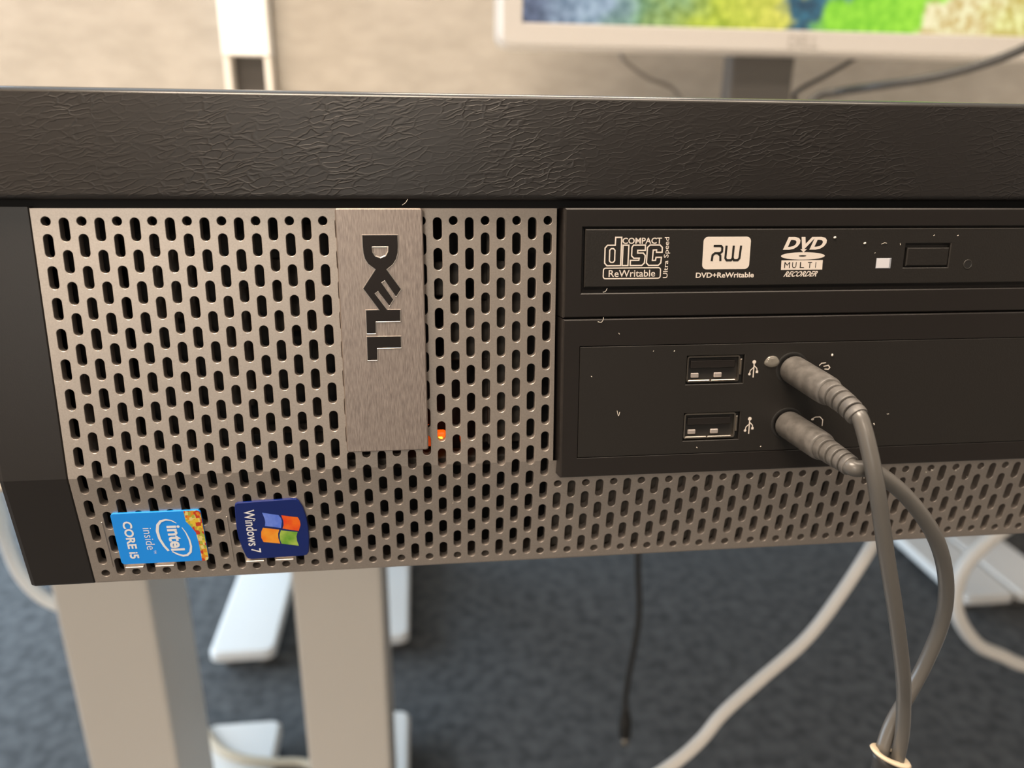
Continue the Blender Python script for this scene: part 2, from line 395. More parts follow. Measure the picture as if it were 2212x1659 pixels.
def thing(name, loc, label, cat, group=None):
    o = bpy.data.objects.new(name, None); COL.objects.link(o); o.empty_display_size = 0.02
    o.location = Vector(loc) * S; ORIGIN[o.name] = Vector(loc)
    o['label'] = label; o['category'] = cat
    if group: o['group'] = group
    return o
def tag(o, label, cat, group=None):
    o['label'] = label; o['category'] = cat
    if group: o['group'] = group
    return o
def struct(o, label=None):
    o['kind'] = 'structure'
    if label: o['label'] = label
    return o

# ------------------------------------------------------------------ the room
RX0, RX1, RY0, RY1, RZ = -1750, 3500, -4500, 3300, 2700
m = MB(); m.box(FW, (RX0, RY0, -60), (RX1, RY1, 0)); struct(m.build('floor', CARPET))
m = MB(); m.box(FW, (RX0, RY0, RZ), (RX1, RY1, RZ + 60)); struct(m.build('ceiling', CEIL))
m = MB(); m.box(FW, (RX0, RY0 - 60, 0), (RX1, RY0, RZ)); struct(m.build('wall_back', WALL_DARK))
m = MB(); m.box(FW, (RX0, RY1, 0), (RX1, RY1 + 60, RZ)); struct(m.build('wall_front', WALL))
m = MB(); m.box(FW, (RX1, RY0, 0), (RX1 + 60, RY1, RZ)); struct(m.build('wall_right', WALL))
m = MB(); m.box(FW, (RX0 - 60, RY0, 0), (RX0, RY1, RZ)); struct(m.build('wall_left', WALL))

FRAME = mat('window_frame', (0.55, 0.54, 0.52), 0.5)
def light_surround(n, a, b, axis, w0):              # frame around the daylight source and the two added fill lights
    m = MB()
    (u0, z0), (u1, z1) = a, b
    def bar(ua, ub, za, zb):
        if axis == 'x': m.box(FW, (w0, ua, za), (w0 + 50, ub, zb), 3)
        else: m.box(FW, (ua, w0, za), (ub, w0 + 50, zb), 3)
    bar(u0 - 60, u0, z0 - 60, z1 + 60); bar(u1, u1 + 60, z0 - 60, z1 + 60); bar(u0, u1, z0 - 60, z0); bar(u0, u1, z1, z1 + 60)
    struct(m.build('window_%d' % n, FRAME))
light_surround(1, (250, 150), (3230, 2350), 'x', RX0)
light_surround(2, (-4150, 450), (-2550, 2250), 'x', RX0)  # dresses the added fill on the left wall
light_surround(3, (-1650, 450), (-950, 2250), 'y', RY0)  # dresses the added fill on the back wall

# ------------------------------------------------------------------ desks
def desk(label, x0, x1, y0, y1, legs, group='bench desks'):
    t = thing('desk', ((x0 + x1) / 2, (y0 + y1) / 2, 0), label, 'desk', group)
    m = MB(); m.box(FW, (x0, y0, 705), (x1, y1, 730), 2, 2); m.build('tabletop', DESKTOP, t)
    for cx, fx0, fx1, fy0, fy1, py in legs:
        m = MB(); m.box(FW, (cx - 35, py, 38), (cx + 35, py + 85, 704), 3, 2); m.build('leg', POST, t)
        m = MB(); m.prism(lambda x, v, d: Vector((x, v, d)), rrect(fx0, fx1, fy0, fy1, 14), 24, 40, 4); f_ = m.build('foot', WHITE, t)
        for gx_, gy_ in ((fx0 + 22, fy0 + 30), (fx1 - 22, fy0 + 30), (fx0 + 22, fy1 - 30), (fx1 - 22, fy1 - 30)):
            m = MB(); m.lathe(Vector((gx_, gy_, 0)), Vector((0, 0, 1)), [(0, 11), (5, 12), (8, 6), (25, 6)], 12); m.build('glide', NECK, f_)
    return t
desk('pale desk whose grey leg stands under the black left end of the computer', -1005, -205, 97, 772, [(-287, -340, -240, 60, 712, 380)])
desk('pale desk carrying the black computer and the white monitor', -203, 996, 97, 772, [(-110, -168, -68, 60, 712, 380), (930, 886, 986, 60, 712, 380)])
desk('far desk whose white foot ends left of the middle grey leg', -1005, -205, 806, 1510, [(-320, -373, -275, 856, 1505, 1140)])
desk('far desk with a white foot ending right of the middle grey leg', -203, 987, 806, 1510, [(-120, -170, -70, 872, 1505, 1140), (936, 888, 985, 876, 1505, 1140)])
desk('far desk whose bright white foot lies at the lower right image edge', 989, 2188, 806, 1510, [(1042, 992, 1092, 876, 1505, 1140)])

# ------------------------------------------------------------------ screens between the desks
def panel(label, x0, x1):
    m = MB(); m.box(FW, (x0, 776, 640), (x1, 802, 1250), 4, 2)
    tag(m.build('fabric_screen', FABRIC), label, 'partition', 'fabric desk screens')
panel('beige fabric desk screen left of the white post', -1005, -238)
panel('beige fabric desk screen behind the monitor', -188, 996)
t = thing('screen_post', (-213, 768, 640), 'white post with a dark recess joining two beige fabric screens', 'post')
m = MB(); m.box(FW, (-237, 752, 640), (-230.5, 803, 876), 1); m.build('side_rail', DESKTOP, t)
m = MB(); m.box(FW, (-195.5, 752, 640), (-189, 803, 876), 1); m.build('side_rail', DESKTOP, t)
m = MB(); m.box(FW, (-230.5, 775, 640), (-195.5, 803, 876)); m.build('recess', SLOT, t)
m = MB(); m.box(FW, (-237, 750, 876), (-189, 803, 1260), 1.5, 2); m.build('cover', WHITE, t)

# ------------------------------------------------------------------ monitor
t = thing('monitor', (300, 600, 730), 'white-framed monitor showing a green and yellow picture', 'monitor')
MX0, MX1, MZ0, MZ1 = 33, 567, 877, 1205
FM = lambda x, v, d: Vector((x, 550 - d, v))
m = MB()
out = rrect(MX0, MX1, MZ0, MZ1, 11, 5)
m.prism(FM, out, -48, -14, 0)
body = m.build('back_shell', MWHITE, t)
m = MB()
SX0, SX1, SZ0, SZ1 = MX0 + 20, MX1 - 20, MZ0 + 19.5, MZ1 - 20
inn = rrect(SX0, SX1, SZ0, SZ1, 0.5, 5)
o1 = [FM(x, v, -14) for x, v in out]; o2 = [FM(x, v, -3) for x, v in out]; o3 = [FM(x, v, 0) for x, v in inset(out, 3)]
i1 = [FM(x, v, 0) for x, v in inset(inn, -1.5)]; i2 = [FM(x, v, -4) for x, v in inn]
m.grid([o1, o2, o3, i1, i2], True, False, False); m.build('bezel', MWHITE, t)
m = MB(); m.v = []
m.poly([FM(SX0, SZ0, -3.2), FM(SX1, SZ0, -3.2), FM(SX1, SZ1, -3.2), FM(SX0, SZ1, -3.2)])
scr = m.build('screen', SCREEN, t); scr['label'] = 'lit screen with green and yellow foliage'
m = MB(); text(m, lambda x, v, d: FM(x, -v, d), 'DELL', 287, 315, -892, -882, 0.3, bold=0.02); m.build('logo', PRINT_GREY, t)
m = MB(); m.box(FW, (257, 600, 738), (320, 622, 1010), 3, 2); m.build('neck', NECK, t)
m = MB(); m.prism(lambda x, v, d: Vector((x, v, d)), rrect(190, 390, 520, 700, 20), 730.2, 740, 2); m.build('base', NECK, t)

# ------------------------------------------------------------------ computer: root
PC_X0, PC_X1 = -125.0, 165.0
G_BOT = 79.6
pc = thing('desktop_computer', (20, 150, 730), 'black desktop computer lying flat with a silver slotted front', 'computer')
body_bottom = FL(0, G_BOT, 0).z
m = MB(); m.box(FW, (PC_X0 + 2, 14, 730.2), (PC_X1 - 2, 318, 829.5), 1.5, 2); m.build('case', CHASSIS, pc)

# grille ---------------------------------------------------------------------
U = 3.2; Q = 6.0648; R_ = 0.88; H_ = 1.36; CH = 0.075; TH = 2.0
NSEG = 5
def column(mb, i, va, vb_, holes, wl=None):
    cx = (i - 34) * U
    levels = [(va, 0.0)]
    for vc, h in holes:
        R = R_ + CH
        pts = []                            # right half of the outline, top tip to bottom tip: (x, v, capcentre)
        for k in range(NSEG + 1):
            a = math.pi / 2 * k / NSEG; pts.append((R * math.sin(a), vc - h - R * math.cos(a), vc - h))
        if h > 0 and vc - h < VB < vc + h: pts.append((R, VB, None))
        if h > 0:
            for k in range(NSEG + 1):
                a = math.pi / 2 * k / NSEG; pts.append((R * math.cos(a), vc + h + R * math.sin(a), vc + h))
        else:
            for k in range(1, NSEG + 1):
                a = math.pi / 2 * k / NSEG; pts.append((R * math.cos(a), vc + R * math.sin(a), vc))
        levels += [(v, x) for x, v, c in pts]
        ring = [(x, v, c) for x, v, c in pts] + [(-x, v, c) for x, v, c in reversed(pts[1:-1])]
        def shr(p, f):
            x, v, c = p
            if c is None: return (math.copysign(R_, x), v)
            return (x * f, c + (v - c) * f)
        f = R_ / R
        r0 = [FB(cx + x, v, 0) for x, v, c in ring]
        r1 = [FB(cx + shr(p, f)[0], shr(p, f)[1], -CH) for p in ring]
        r2 = [FB(cx + shr(p, f)[0], shr(p, f)[1], -TH) for p in ring]
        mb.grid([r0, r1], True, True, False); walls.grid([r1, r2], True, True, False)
    levels.append((vb_, 0.0))
    if not any(abs(l[0] - VB) < 1e-4 for l in levels) and va < VB < vb_:
        for k in range(len(levels) - 1):
            if levels[k][0] < VB < levels[k + 1][0]:
                t_ = (VB - levels[k][0]) / (levels[k + 1][0] - levels[k][0])
                levels.insert(k + 1, (VB, levels[k][1] * (1 - t_) + levels[k + 1][1] * t_)); break
    for (a, xa), (b, xb) in zip(levels, levels[1:]):
        if b - a < 1e-6: continue
        e = 1e-7
        for sg in (-1, 1):
            mb.poly([FB(cx + sg * U / 2, a + (e if abs(a - VB) < 1e-4 else 0), 0), FB(cx + sg * xa, a + (e if abs(a - VB) < 1e-4 else 0), 0), FB(cx + sg * xb, b, 0), FB(cx + sg * U / 2, b, 0)])
G_TOP = -0.95
m = MB(); walls = MB()
NC = 82
for i in range(0, NC):
    holes = []
    if i <= 30:
        if i % 2 == 0:
            holes = [(1.45, 0.0)] + [(k * Q, H_) for k in range(1, 13)] + [(77.45, 0.0)]
        else: holes = [((k + .5) * Q, H_) for k in range(0, 13)]
        column(m, i, G_TOP, G_BOT, holes)
    else:
        if i % 2 == 0: holes = [(k * Q, H_) for k in range(10, 13)] + [(77.45, 0.0)]
        else: holes = [(59.12, 0.0)] + [((k + .5) * Q, H_) for k in range(10, 13)]
        column(m, i, VB, G_BOT, holes)
gx0 = -34 * U - U / 2; gl = -111.35; gr = (NC - 1 - 34) * U + U / 2; gmid = (30 - 34) * U + U / 2
for a, b in ((G_TOP, VB), (VB + 1e-7, G_BOT)):
    m.poly([FB(gl, a, 0), FB(gx0, a, 0), FB(gx0, b, 0), FB(gl, b, 0)])
    m.poly([FB(gl, a, 0), FB(gl, b, 0), FB(gl, b, -TH), FB(gl, a, -TH)])
    if b <= VB:
        m.poly([FB(gmid, a, 0), FB(gmid + .2, a, 0), FB(gmid + .2, b, 0), FB(gmid, b, 0)])
        m.poly([FB(gmid + .2, a, 0), FB(gmid + .2, b, 0), FB(gmid + .2, b, -TH), FB(gmid + .2, a, -TH)])
m.poly([FB(gl, G_TOP, 0), FB(gmid, G_TOP, 0), FB(gmid, G_TOP, -TH), FB(gl, G_TOP, -TH)])
# the lower lip rolls under
lip = [(G_BOT, 0), (G_BOT + .35, -.12), (G_BOT + .6, -.4), (G_BOT + .7, -.9), (G_BOT + .7, -9)]
for (v0, d0), (v1, d1) in zip(lip, lip[1:]):
    m.poly([FL(gl, v0, d0), FL(gr, v0, d0), FL(gr, v1, d1), FL(gl, v1, d1)])
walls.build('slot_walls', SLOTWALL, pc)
grille = m.build('grille', SILVER, pc); grille['label'] = 'silver front grille with staggered slots'

# black ends of the front, bent like the grille
def end_trim(x0, x1):
    m = MB()
    c = 1.0
    prof = [(-1.2, -.1), (VB, 0), (VB + 1e-6, 0), (G_BOT, 0.05), (G_BOT + .4, -.1), (G_BOT + .7, -.6), (G_BOT + .7, -14)]
    def sec(x, dd): return [FB(x, v, d - dd) for v, d in prof]
    m.grid([sec(x0 + .02, 12), sec(x0, 1.2), sec(x0 + .35, .35), sec(x0 + 1.2, 0), sec(x1 - .25, 0), sec(x1, .25), sec(x1, 12)], False, False, False)
    return m.build('end_trim', BLACK, pc)
end_trim(PC_X0, gl - 0.12)
end_trim(gr + 0.1, PC_X1)

# inside the front: dark plate and what shows through the slots
m = MB()
for a, b in ((-3, VB), (VB, G_BOT)):
    F_ = FU if b <= VB else FL
    m.poly([F_(PC_X0 + 3, a, -8), F_(PC_X1 - 3, a, -8), F_(PC_X1 - 3, b, -8), F_(PC_X0 + 3, b, -8)])
m.build('inner_plate', DARK, pc)
for x0, x1, v0, v1, d in [(-92, -84, 7, 21, -4.5), (-79, -74, 15, 40, -5), (-69, -63, 9, 24, -4), (-62, -60.2, 2, 50, -5), (-36, -30, 10, 17, -4), (-34, -24, 18, 31, -4.5),
                          (-27.5, -17, 10, 50, -5), (-25, -24.2, 2, 50, -3.2), (-100, -98.6, 4, 48, -4), (-108, -106, 30, 50, -4), (-60, -20, 53.5, 56, -4), (-88, -87, 30, 50, -3.5), (-75, -60, 44, 46, -4)]:
    m = MB(); F_ = FU if v1 <= VB else FL
    m.box(lambda x, v, dd, F_=F_: F_(x, v, dd), (x0, v0, -8), (x1, v1, d), .3); m.build('bracket', INNER, pc)
m = MB(); m.box(FL, (-10, 55, -8), (gr - 2, 79, -3.4), .4); m.build('speaker_cover', INNER, pc)

# power light behind the slots
m = MB(); m.box(FU, (-36.6, 46.3, -4.5), (-34.2, 48.0, -2.2), .5, 2); m.build('power_light', AMBER, pc)['label'] = 'glowing amber power light'
m = MB(); m.box(FU, (-36.1, 47.3, -4.2), (-34.9, 48.0, -2.1), .25, 2); m.build('light_core', AMBER_CORE, pc)
m = MB(); m.box(FU, (-38.6, 45.2, -5), (-36.9, 49.5, -2.2), .3, 2); m.box(FU, (-31.1, 46.0, -5), (-30.6, 49.0, -2.2), .1); m.build('light_guide', AMBER_GUIDE, pc)

# leather-grain band across the top ------------------------------------------
m = MB()
prof = [(-2.45, -4), (-2.55, 0.6), (-2.75, 1.9), (-3.15, 2.4), (-3.7, 2.5), (-21.35, 2.5)]
xs = [PC_X0 - 0.6, PC_X0 - 0.6, PC_X0 - .3, PC_X0 + .6, PC_X1 - .6, PC_X1 + .3, PC_X1 + .6, PC_X1 + .6]
dd = [16, 1.4, .5, 0, 0, .5, 1.4, 16]
m.grid([[FU(x, v, min(d, 2.5) - q_) for v, d in prof] for x, q_ in zip(xs, dd)], False, True, False)
edge = MB(); prof = [(-21.35, 2.5), (-21.55, 2.44), (-21.85, 2.2), (-22.15, 1.75), (-22.4, 1.1), (-22.55, 0.2), (-22.65, -1), (-22.75, -6), (-22.8, -16)]
edge.grid([[FU(x, v, min(d, 2.5) - q_) for v, d in prof] for x, q_ in zip(xs, dd)], False, True, False)
edge.build('band_edge', GLOSS, pc)
band = m.build('top_band', LEATHER, pc); band['label'] = 'black band with embossed leather grain'
m = MB(); m.box(FU, (PC_X0 + 1, -4, -10), (PC_X1 - 1, -0.8, -1.6)); m.build('groove', DARK, pc)

# badge ----------------------------------------------------------------------
m = MB(); m.prism(FU, rrect(-55.0, -38.1, -1.0, 48.8, .5, 3), .05, 2.0, .22)
badge = m.build('badge', BRUSHED, pc); badge['label'] = 'brushed metal badge with chrome lettering'
Dc = [(-48.05, 6.5), (-45.1, 6.5), (-45.15, 7.35), (-45.6, 8.15), (-46.58, 8.55), (-47.55, 8.2), (-48.0, 7.45)]
DEL = [(-50.1, 4.0), (-42.92, 4.0), (-42.92, 6.4), (-43.02, 7.7), (-43.4, 8.95), (-44.1, 10.0), (-45.25, 10.9), (-42.55, 14.85), (-43.8, 16.6), (-45.95, 13.25), (-46.35, 13.5), (-44.15, 16.9), (-45.15, 18.45), (-47.35, 15.35), (-47.75, 15.65), (-45.56, 18.78),
       (-42.88, 18.8), (-42.92, 21.45), (-47.82, 21.48), (-47.9, 23.88), (-50.02, 23.88), (-50.0, 18.8), (-47.5, 18.78), (-50.4, 14.6), (-47.85, 10.88), (-49.1, 9.9), (-49.75, 8.8), (-50.02, 7.65), (-50.1, 6.4)]
L2 = [(-50.05, 24.22), (-42.92, 24.22), (-42.95, 26.9), (-47.78, 26.92), (-47.86, 29.38), (-50.1, 29.4)]
def letter(pts, hole=None):
    ma, mb_ = MB(), MB()
    ins = inset(pts, .20)
    outer0 = [FU(x, v, 1.95) for x, v in pts]; outer1 = [FU(x, v, 2.16) for x, v in inset(pts, .08)]; inner1 = [FU(x, v, 2.16) for x, v in inset(pts, .15)]
    inner = [FU(x, v, 2.07) for x, v in ins]
    mb_.grid([outer0, outer1, inner1, inner], True, False, False)
    if hole is None: ma.poly(inner)
    else:
        hi = inset(hole, -.14)
        bm = bmesh.new()
        vs = [bm.verts.new((x, v, 0)) for x, v in ins]; hs = [bm.verts.new((x, v, 0)) for x, v in hi]
        ed = [bm.edges.new((vs[k], vs[(k + 1) % len(vs)])) for k in range(len(vs))] + [bm.edges.new((hs[k], hs[(k + 1) % len(hs)])) for k in range(len(hs))]
        bmesh.ops.triangle_fill(bm, use_beauty=True, use_dissolve=False, edges=ed)
        for f in bm.faces: ma.poly([FU(v.co.x, v.co.y, 2.07) for v in f.verts])
        bm.free()
        mb_.grid([[FU(x, v, 2.07) for x, v in hi], [FU(x, v, 2.16) for x, v in inset(hole, -.06)], [FU(x, v, 2.12) for x, v in inset(hole, .05)], [FU(x, v, 1.98) for x, v in inset(hole, .15)]], True, False, False)
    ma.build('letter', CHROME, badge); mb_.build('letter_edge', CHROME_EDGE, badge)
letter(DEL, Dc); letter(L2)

# drive bay ------------------------------------------------------------------
MD = 3.0; MX_L, MX_R = -9.82, 151.0
m = MB(); plate(m, FU, MX_L, MX_R, -1.05, 21.05, MD, -2, .28, [(-6.15, 122.4, 2.70, 16.0, 1.6, .2)], (.62, .6, 0, 0))
m.build('drive_bay', BLACK, pc)
m = MB(); plate(m, FU, -5.62, 121.9, 3.06, 14.8, MD, MD - 1.5, .2, [(63.85, 74.15, 6.3, 11.35, 1.0, .18)])
odd = m.build('optical_drive', BLACKTEX, pc); odd['label'] = 'slim disc drive front with white printed logos'
m = MB(); plate(m, FU, 64.4, 74.0, 7.15, 11.05, MD - .05, MD - .9, .2); m.build('eject_button', BLACKTEX, odd)
m = MB(); m.box(FU, (57.5, 9.3, MD - .3), (60.9, 11.5, MD + .05), .05); m.build('light_frame', STICKER_EDGE, odd)
m = MB(); m.box(FU, (57.6, 9.4, MD - .3), (60.5, 11.4, MD + .09), .05); m.build('activity_light', LEDW, odd)
m = MB(); m.lathe(FU(78.7, 10.8, MD - .02), -E_AWAY, [(0, 1.1), (.10, 1.0), (.12, .9), (.08, .82), (.03, .78)], 24); hole = m.build('emergency_hole', GLOSS, odd)
m = MB(); m.poly([FU(*p, MD + .035) for p in disc_pts(78.7, 10.8, .8, .8, 20)]); m.build('hole_shade', DARK, odd)
PD = MD + .035
m = MB()                                    # disc logo
gx = lambda x: -1.57 + (x - 465) * .02198
gv = lambda y: 6.26 + (y - 440) * .0210
def G(pts): return [(gx(x), gv(y)) for x, y in pts]
for pts in ([(565, 367), (622, 367), (620, 638), (490, 638), (468, 612), (468, 468), (490, 442), (563, 442)],
            [(512, 490), (526, 474), (548, 474), (562, 490), (562, 590), (548, 606), (526, 606), (512, 590)],
            [(637, 442), (692, 442), (690, 638), (635, 638)],
            [(735, 442), (850, 442), (850, 492), (778, 492), (778, 518), (832, 518), (852, 542), (846, 614), (822, 638), (712, 638), (712, 588), (792, 588), (796, 568), (745, 568), (722, 545), (722, 465)],
            [(892, 442), (990, 442), (1012, 465), (1012, 512), (958, 512), (958, 488), (926, 490), (922, 590), (952, 590), (956, 560), (1008, 560), (1004, 614), (980, 638), (888, 638), (866, 614), (870, 465)]):
    ribbon(m, FU, G(pts), .27, PD, True)
text(m, FU, 'COMPACT', 2.05, 10.3, 4.8, 6.05, PD, bold=.02)
ribbon(m, FU, rrect(-1.72, 10.3, 10.9, 13.05, .45, 3), .24, PD, True)
text(m, FU, 'ReWritable', -.6, 9.2, 11.3, 12.72, PD, bold=.008)
text(m, FU, 'Ultra Speed', 10.85, 12.15, 4.72, 13.05, PD, 'up', bold=.008)
m.build('disc_logo', PRINT, odd)
m = MB()                                    # RW plate with the letters left dark
m.poly([FU(x, v, PD) for x, v in rrect(19.12, 29.3, 4.68, 11.33, .95, 4)])
text(m, FU, 'DVD+ReWritable', 17.9, 30.5, 12.0, 13.1, PD, bold=.025)
m.build('rewritable_logo', PRINT, odd)
m = MB()
hx = lambda x: 19.12 + (x - 1409) * .02236
hv = lambda y: 4.68 + (y - 360) * .02145
for pts in ([(1508, 447), (1578, 447), (1592, 462), (1592, 500), (1575, 516), (1525, 516), (1503, 535), (1498, 592)], [(1552, 516), (1578, 540), (1582, 592)],
            [(1632, 445), (1628, 565), (1642, 585), (1684, 585), (1698, 565), (1701, 445)], [(1698, 560), (1712, 585), (1748, 585), (1764, 565), (1772, 445)]):
    ribbon(m, FU, [(hx(x), hv(y)) for x, y in pts], .46, PD + .03)
m.build('rewritable_letters', BLACKTEX, odd)
m = MB()                                    # DVD logo
text(m, FU, 'DVD', 36.4, 46.4, 4.8, 7.45, PD, shear=.12, bold=.045)
a_, b_ = disc_pts(40.95, 8.72, 4.85, .78, 32), disc_pts(40.85, 8.72, .85, .15, 32)
for k in range(32):
    j = (k + 1) % 32
    m.poly([FU(*a_[k], PD), FU(*a_[j], PD), FU(*b_[j], PD), FU(*b_[k], PD)])
m.poly([FU(40.2, 7.3, PD + .002), FU(41.7, 7.3, PD + .002), FU(41.0, 8.0, PD + .002)])
m.poly([FU(x, v, PD) for x, v in [(36.3, 9.6), (45.45, 9.6), (45.5, 11.6), (36.35, 11.6)]])
text(m, FU, 'RECORDER', 37.0, 45.0, 11.88, 13.05, PD, shear=.1, bold=.025)
m.build('video_disc_logo', PRINT, odd)
m = MB()
for k, ch in enumerate('MULTI'):
    x = 37.0 + k * 1.72; w = {'M': 1.25, 'I': .14}.get(ch, .95)
    text(m, FU, ch, x, x + w, 9.98, 11.2, PD + .03)
m.build('video_disc_letters', BLACKTEX, odd)

# port bay -------------------------------------------------------------------
m = MB(); plate(m, FU, MX_L - .02, MX_R, 21.3, 56.0, MD, -2.5, .28, [(-6.25, 122.4, 27.05, 51.65, 1.2, .06)], (.62, .6, 0, .2))
m.build('port_bay', BLACK, pc)
PX = 3.0
usb = [(17.1, 29.9, 29.62, 35.9), (17.15, 29.85, 42.35, 48.6)]
m = MB(); plate(m, FU, -6.13, 122.3, 27.2, 51.5, PX, PX - 1.1, .08, [(a, b, c, d, 1.05, .12) for a, b, c, d in usb])
panel_o = m.build('port_panel', BLACKTEX, pc)
for a, b, c, d in usb:
    # well with a steel shell, black tongue and springs; depth is kept behind the panel
    pr = MB(); pr.box(FU, (a, c, PX - 1.04), (b, d, PX - 1.0)); port = pr.build('usb_port', DARK, pc); port['label'] = 'rectangular data port with steel shell'
    s_ = MB()
    o_ = rrect(a + .12, b - .95, c + .1, d - .45, .5, 3); i_ = inset(o_, .32)
    s_.grid([[FU(x, v, PX - 1.0) for x, v in o_], [FU(x, v, PX - .12) for x, v in o_], [FU(x, v, PX - .12) for x, v in i_], [FU(x, v, PX - 1.0) for x, v in i_]], True, False, False)
    s_.build('shell', SHELL, port)
    s_ = MB(); s_.box(FU, (a + 1.0, c + 1.15, PX - 1.0), (b - 1.9, c + 2.75, PX - .35), .12); s_.build('tongue', BLACK, port)
    for q0 in (a + 1.25, a + 6.4):
        s_ = MB(); s_.box(FU, (q0, d - 2.35, PX - 1.0), (q0 + 1.75, d - 1.35, PX - .55), .12); s_.build('spring', CONTACT, port)
    for q0, q1 in ((a + .5, a + 5.4), (a + 5.6, b - 1.7)):
        s_ = MB(); s_.box(FU, (q0, d - .95, PX - .9), (q1, d - .45, PX - .02), .14); s_.build('lip', SHELL, port)
    s_ = MB(); s_.box(FU, (b - .9, c + .9, PX - .9), (b - .35, d - 1.8, PX - .15), .12); s_.build('side_spring', SHELL, port)
for v0 in (30.9, 43.65):                    # trident symbol
    m = MB(); x = 32.1; d_ = PX + .03
    ribbon(m, FU, [(x, v0 + .5), (x, v0 + 3.8)], .24, d_)
    m.poly([FU(*p, d_) for p in disc_pts(x, v0 + .35, .42, .42, 14)])
    ribbon(m, FU, [(x - .85, v0 + 2.9), (x - .75, v0 + 2.2), (x, v0 + 1.5)], .2, d_ + .002)
    ribbon(m, FU, [(x + .8, v0 + 2.5), (x + .7, v0 + 1.8), (x, v0 + 1.1)], .2, d_ + .002)
    m.poly([FU(*p, d_ + .004) for p in disc_pts(x - .88, v0 + 3.0, .3, .3, 10)])
    m.poly([FU(*p, d_ + .004) for p in [(x + .5, v0 + 2.3), (x + 1.05, v0 + 2.3), (x + 1.05, v0 + 2.8), (x + .5, v0 + 2.8)]])
    m.build('usb_symbol', PRINT, panel_o)
JACK = [(40.85, 33.0), (40.83, 45.45)]
for jx, jv in JACK:
    m = MB(); m.lathe(FU(jx, jv, PX - .02), -E_AWAY, [(0, 3.75), (.06, 3.7), (.06, 3.3), (.02, 3.1), (.02, .001)], 28); m.build('audio_jack', DARK, pc)
m = MB(); d_ = PX + .03
ribbon(m, FU, [(47.0, 32.4), (47.5, 31.9), (48.5, 31.8)], .2, d_); ribbon(m, FU, [(48.0, 32.6), (49.1, 32.4), (49.5, 32.9), (49.2, 33.3), (48.3, 33.2)], .22, d_)
ribbon(m, FU, [(46.6, 44.5), (47.3, 44.1), (48.4, 44.1), (49.1, 44.8), (49.1, 46.2)], .2, d_); m.poly([FU(*p, d_) for p in disc_pts(46.7, 44.6, .35, .25, 10)])
m.build('audio_symbol', PRINT, panel_o)
m = MB()                                    # dried drop of glue beside the upper jack
rows = []
for k in range(5):
    a = math.pi / 2 * k / 4
    rows.append([FU(36.1 + 1.75 * max(math.cos(a), .02) * math.cos(t) * (1 + .12 * math.sin(3 * t)), 31.25 + 1.3 * max(math.cos(a), .02) * math.sin(t), PX + .02 + .55 * math.sin(a) * (1 - .35 * (k == 4))) for t in [2 * math.pi * j / 16 for j in range(16)]])
m.grid(rows, True, True, True); m.build('glue_drop', GLUE, pc)

# stickers -------------------------------------------------------------------
SD = 0.42
m = MB(); m.prism(FL, rrect(-104.85, -86.6, 61.7, 75.05, .75, 4), .02, SD, .08)
st = m.build('processor_sticker', BLUE, pc); st['label'] = 'bright blue processor sticker with white lettering'
m = MB()
cp = [(-90.03, 61.72), (-89.93, 64.4), (-89.2, 65.6), (-88.31, 67.4), (-88.1, 70), (-88.06, 75.03), (-87.3, 75.03), (-86.85, 74.8), (-86.62, 74.3), (-86.62, 62.4), (-86.85, 61.9), (-87.3, 61.72)]
m.poly([FL(x, v, SD + .02) for x, v in cp]); m.build('chip_pattern', CHIP, st)
m = MB(); d_ = SD + .05
ribbon(m, FL, [(-94.6, 71.9), (-95.3, 70.6), (-95.95, 68.6), (-96.1, 66.6), (-95.75, 65.0), (-95.0, 64.05), (-93.9, 63.75), (-92.8, 64.0), (-91.9, 64.75)], [.5, .5, .55, .6, .6, .55, .42, .3, .15], d_)
ribbon(m, FL, [(-90.95, 65.9), (-90.35, 67.3), (-89.9, 69.2), (-89.8, 71.0), (-90.15, 72.5), (-90.9, 73.25), (-91.8, 73.4), (-92.9, 72.9), (-93.9, 72.1)], [.15, .25, .35, .42, .5, .5, .5, .4, .3], d_)
text(m, FL, 'intel', -94.1, -91.2, 65.3, 71.95, d_, 'down', bold=.03)
text(m, FL, 'inside', -98.95, -97.15, 65.65, 71.35, d_, 'down', bold=-.005)
text(m, FL, 'TM', -97.7, -97.2, 71.6, 72.4, d_, 'down')
text(m, FL, 'CORE i5', -102.8, -100.9, 63.75, 73.55, d_, 'down', bold=.03)
m.build('lettering', SWHITE, st)
m = MB()
wp = [(-79.45, 61.2), (-79.3, 60.6), (-78.7, 60.25), (-67.4, 59.85), (-66.5, 60.0), (-66.0, 60.6), (-65.3, 62.3), (-64.85, 64.6), (-64.65, 67.3), (-64.7, 70.2), (-64.95, 73.0), (-65.15, 74.2), (-65.6, 74.85), (-66.3, 75.05), (-77.7, 75.3), (-78.3, 75.1), (-78.65, 74.5), (-79.2, 72.3), (-79.65, 69.5), (-79.75, 66.6), (-79.6, 63.5)]
m.prism(FL, wp, .02, SD + .1, .12); st2 = m.build('system_sticker', NAVY, pc); st2['label'] = 'navy sticker with a four-coloured waving flag'
m = MB(); text(m, FL, 'Windows', -77.75, -75.55, 62.1, 71.6, SD + .14, 'down', bold=.008); text(m, FL, '7', -77.35, -75.3, 72.35, 73.5, SD + .14, 'down', bold=.01)
m.build('lettering', SWHITE, st2)
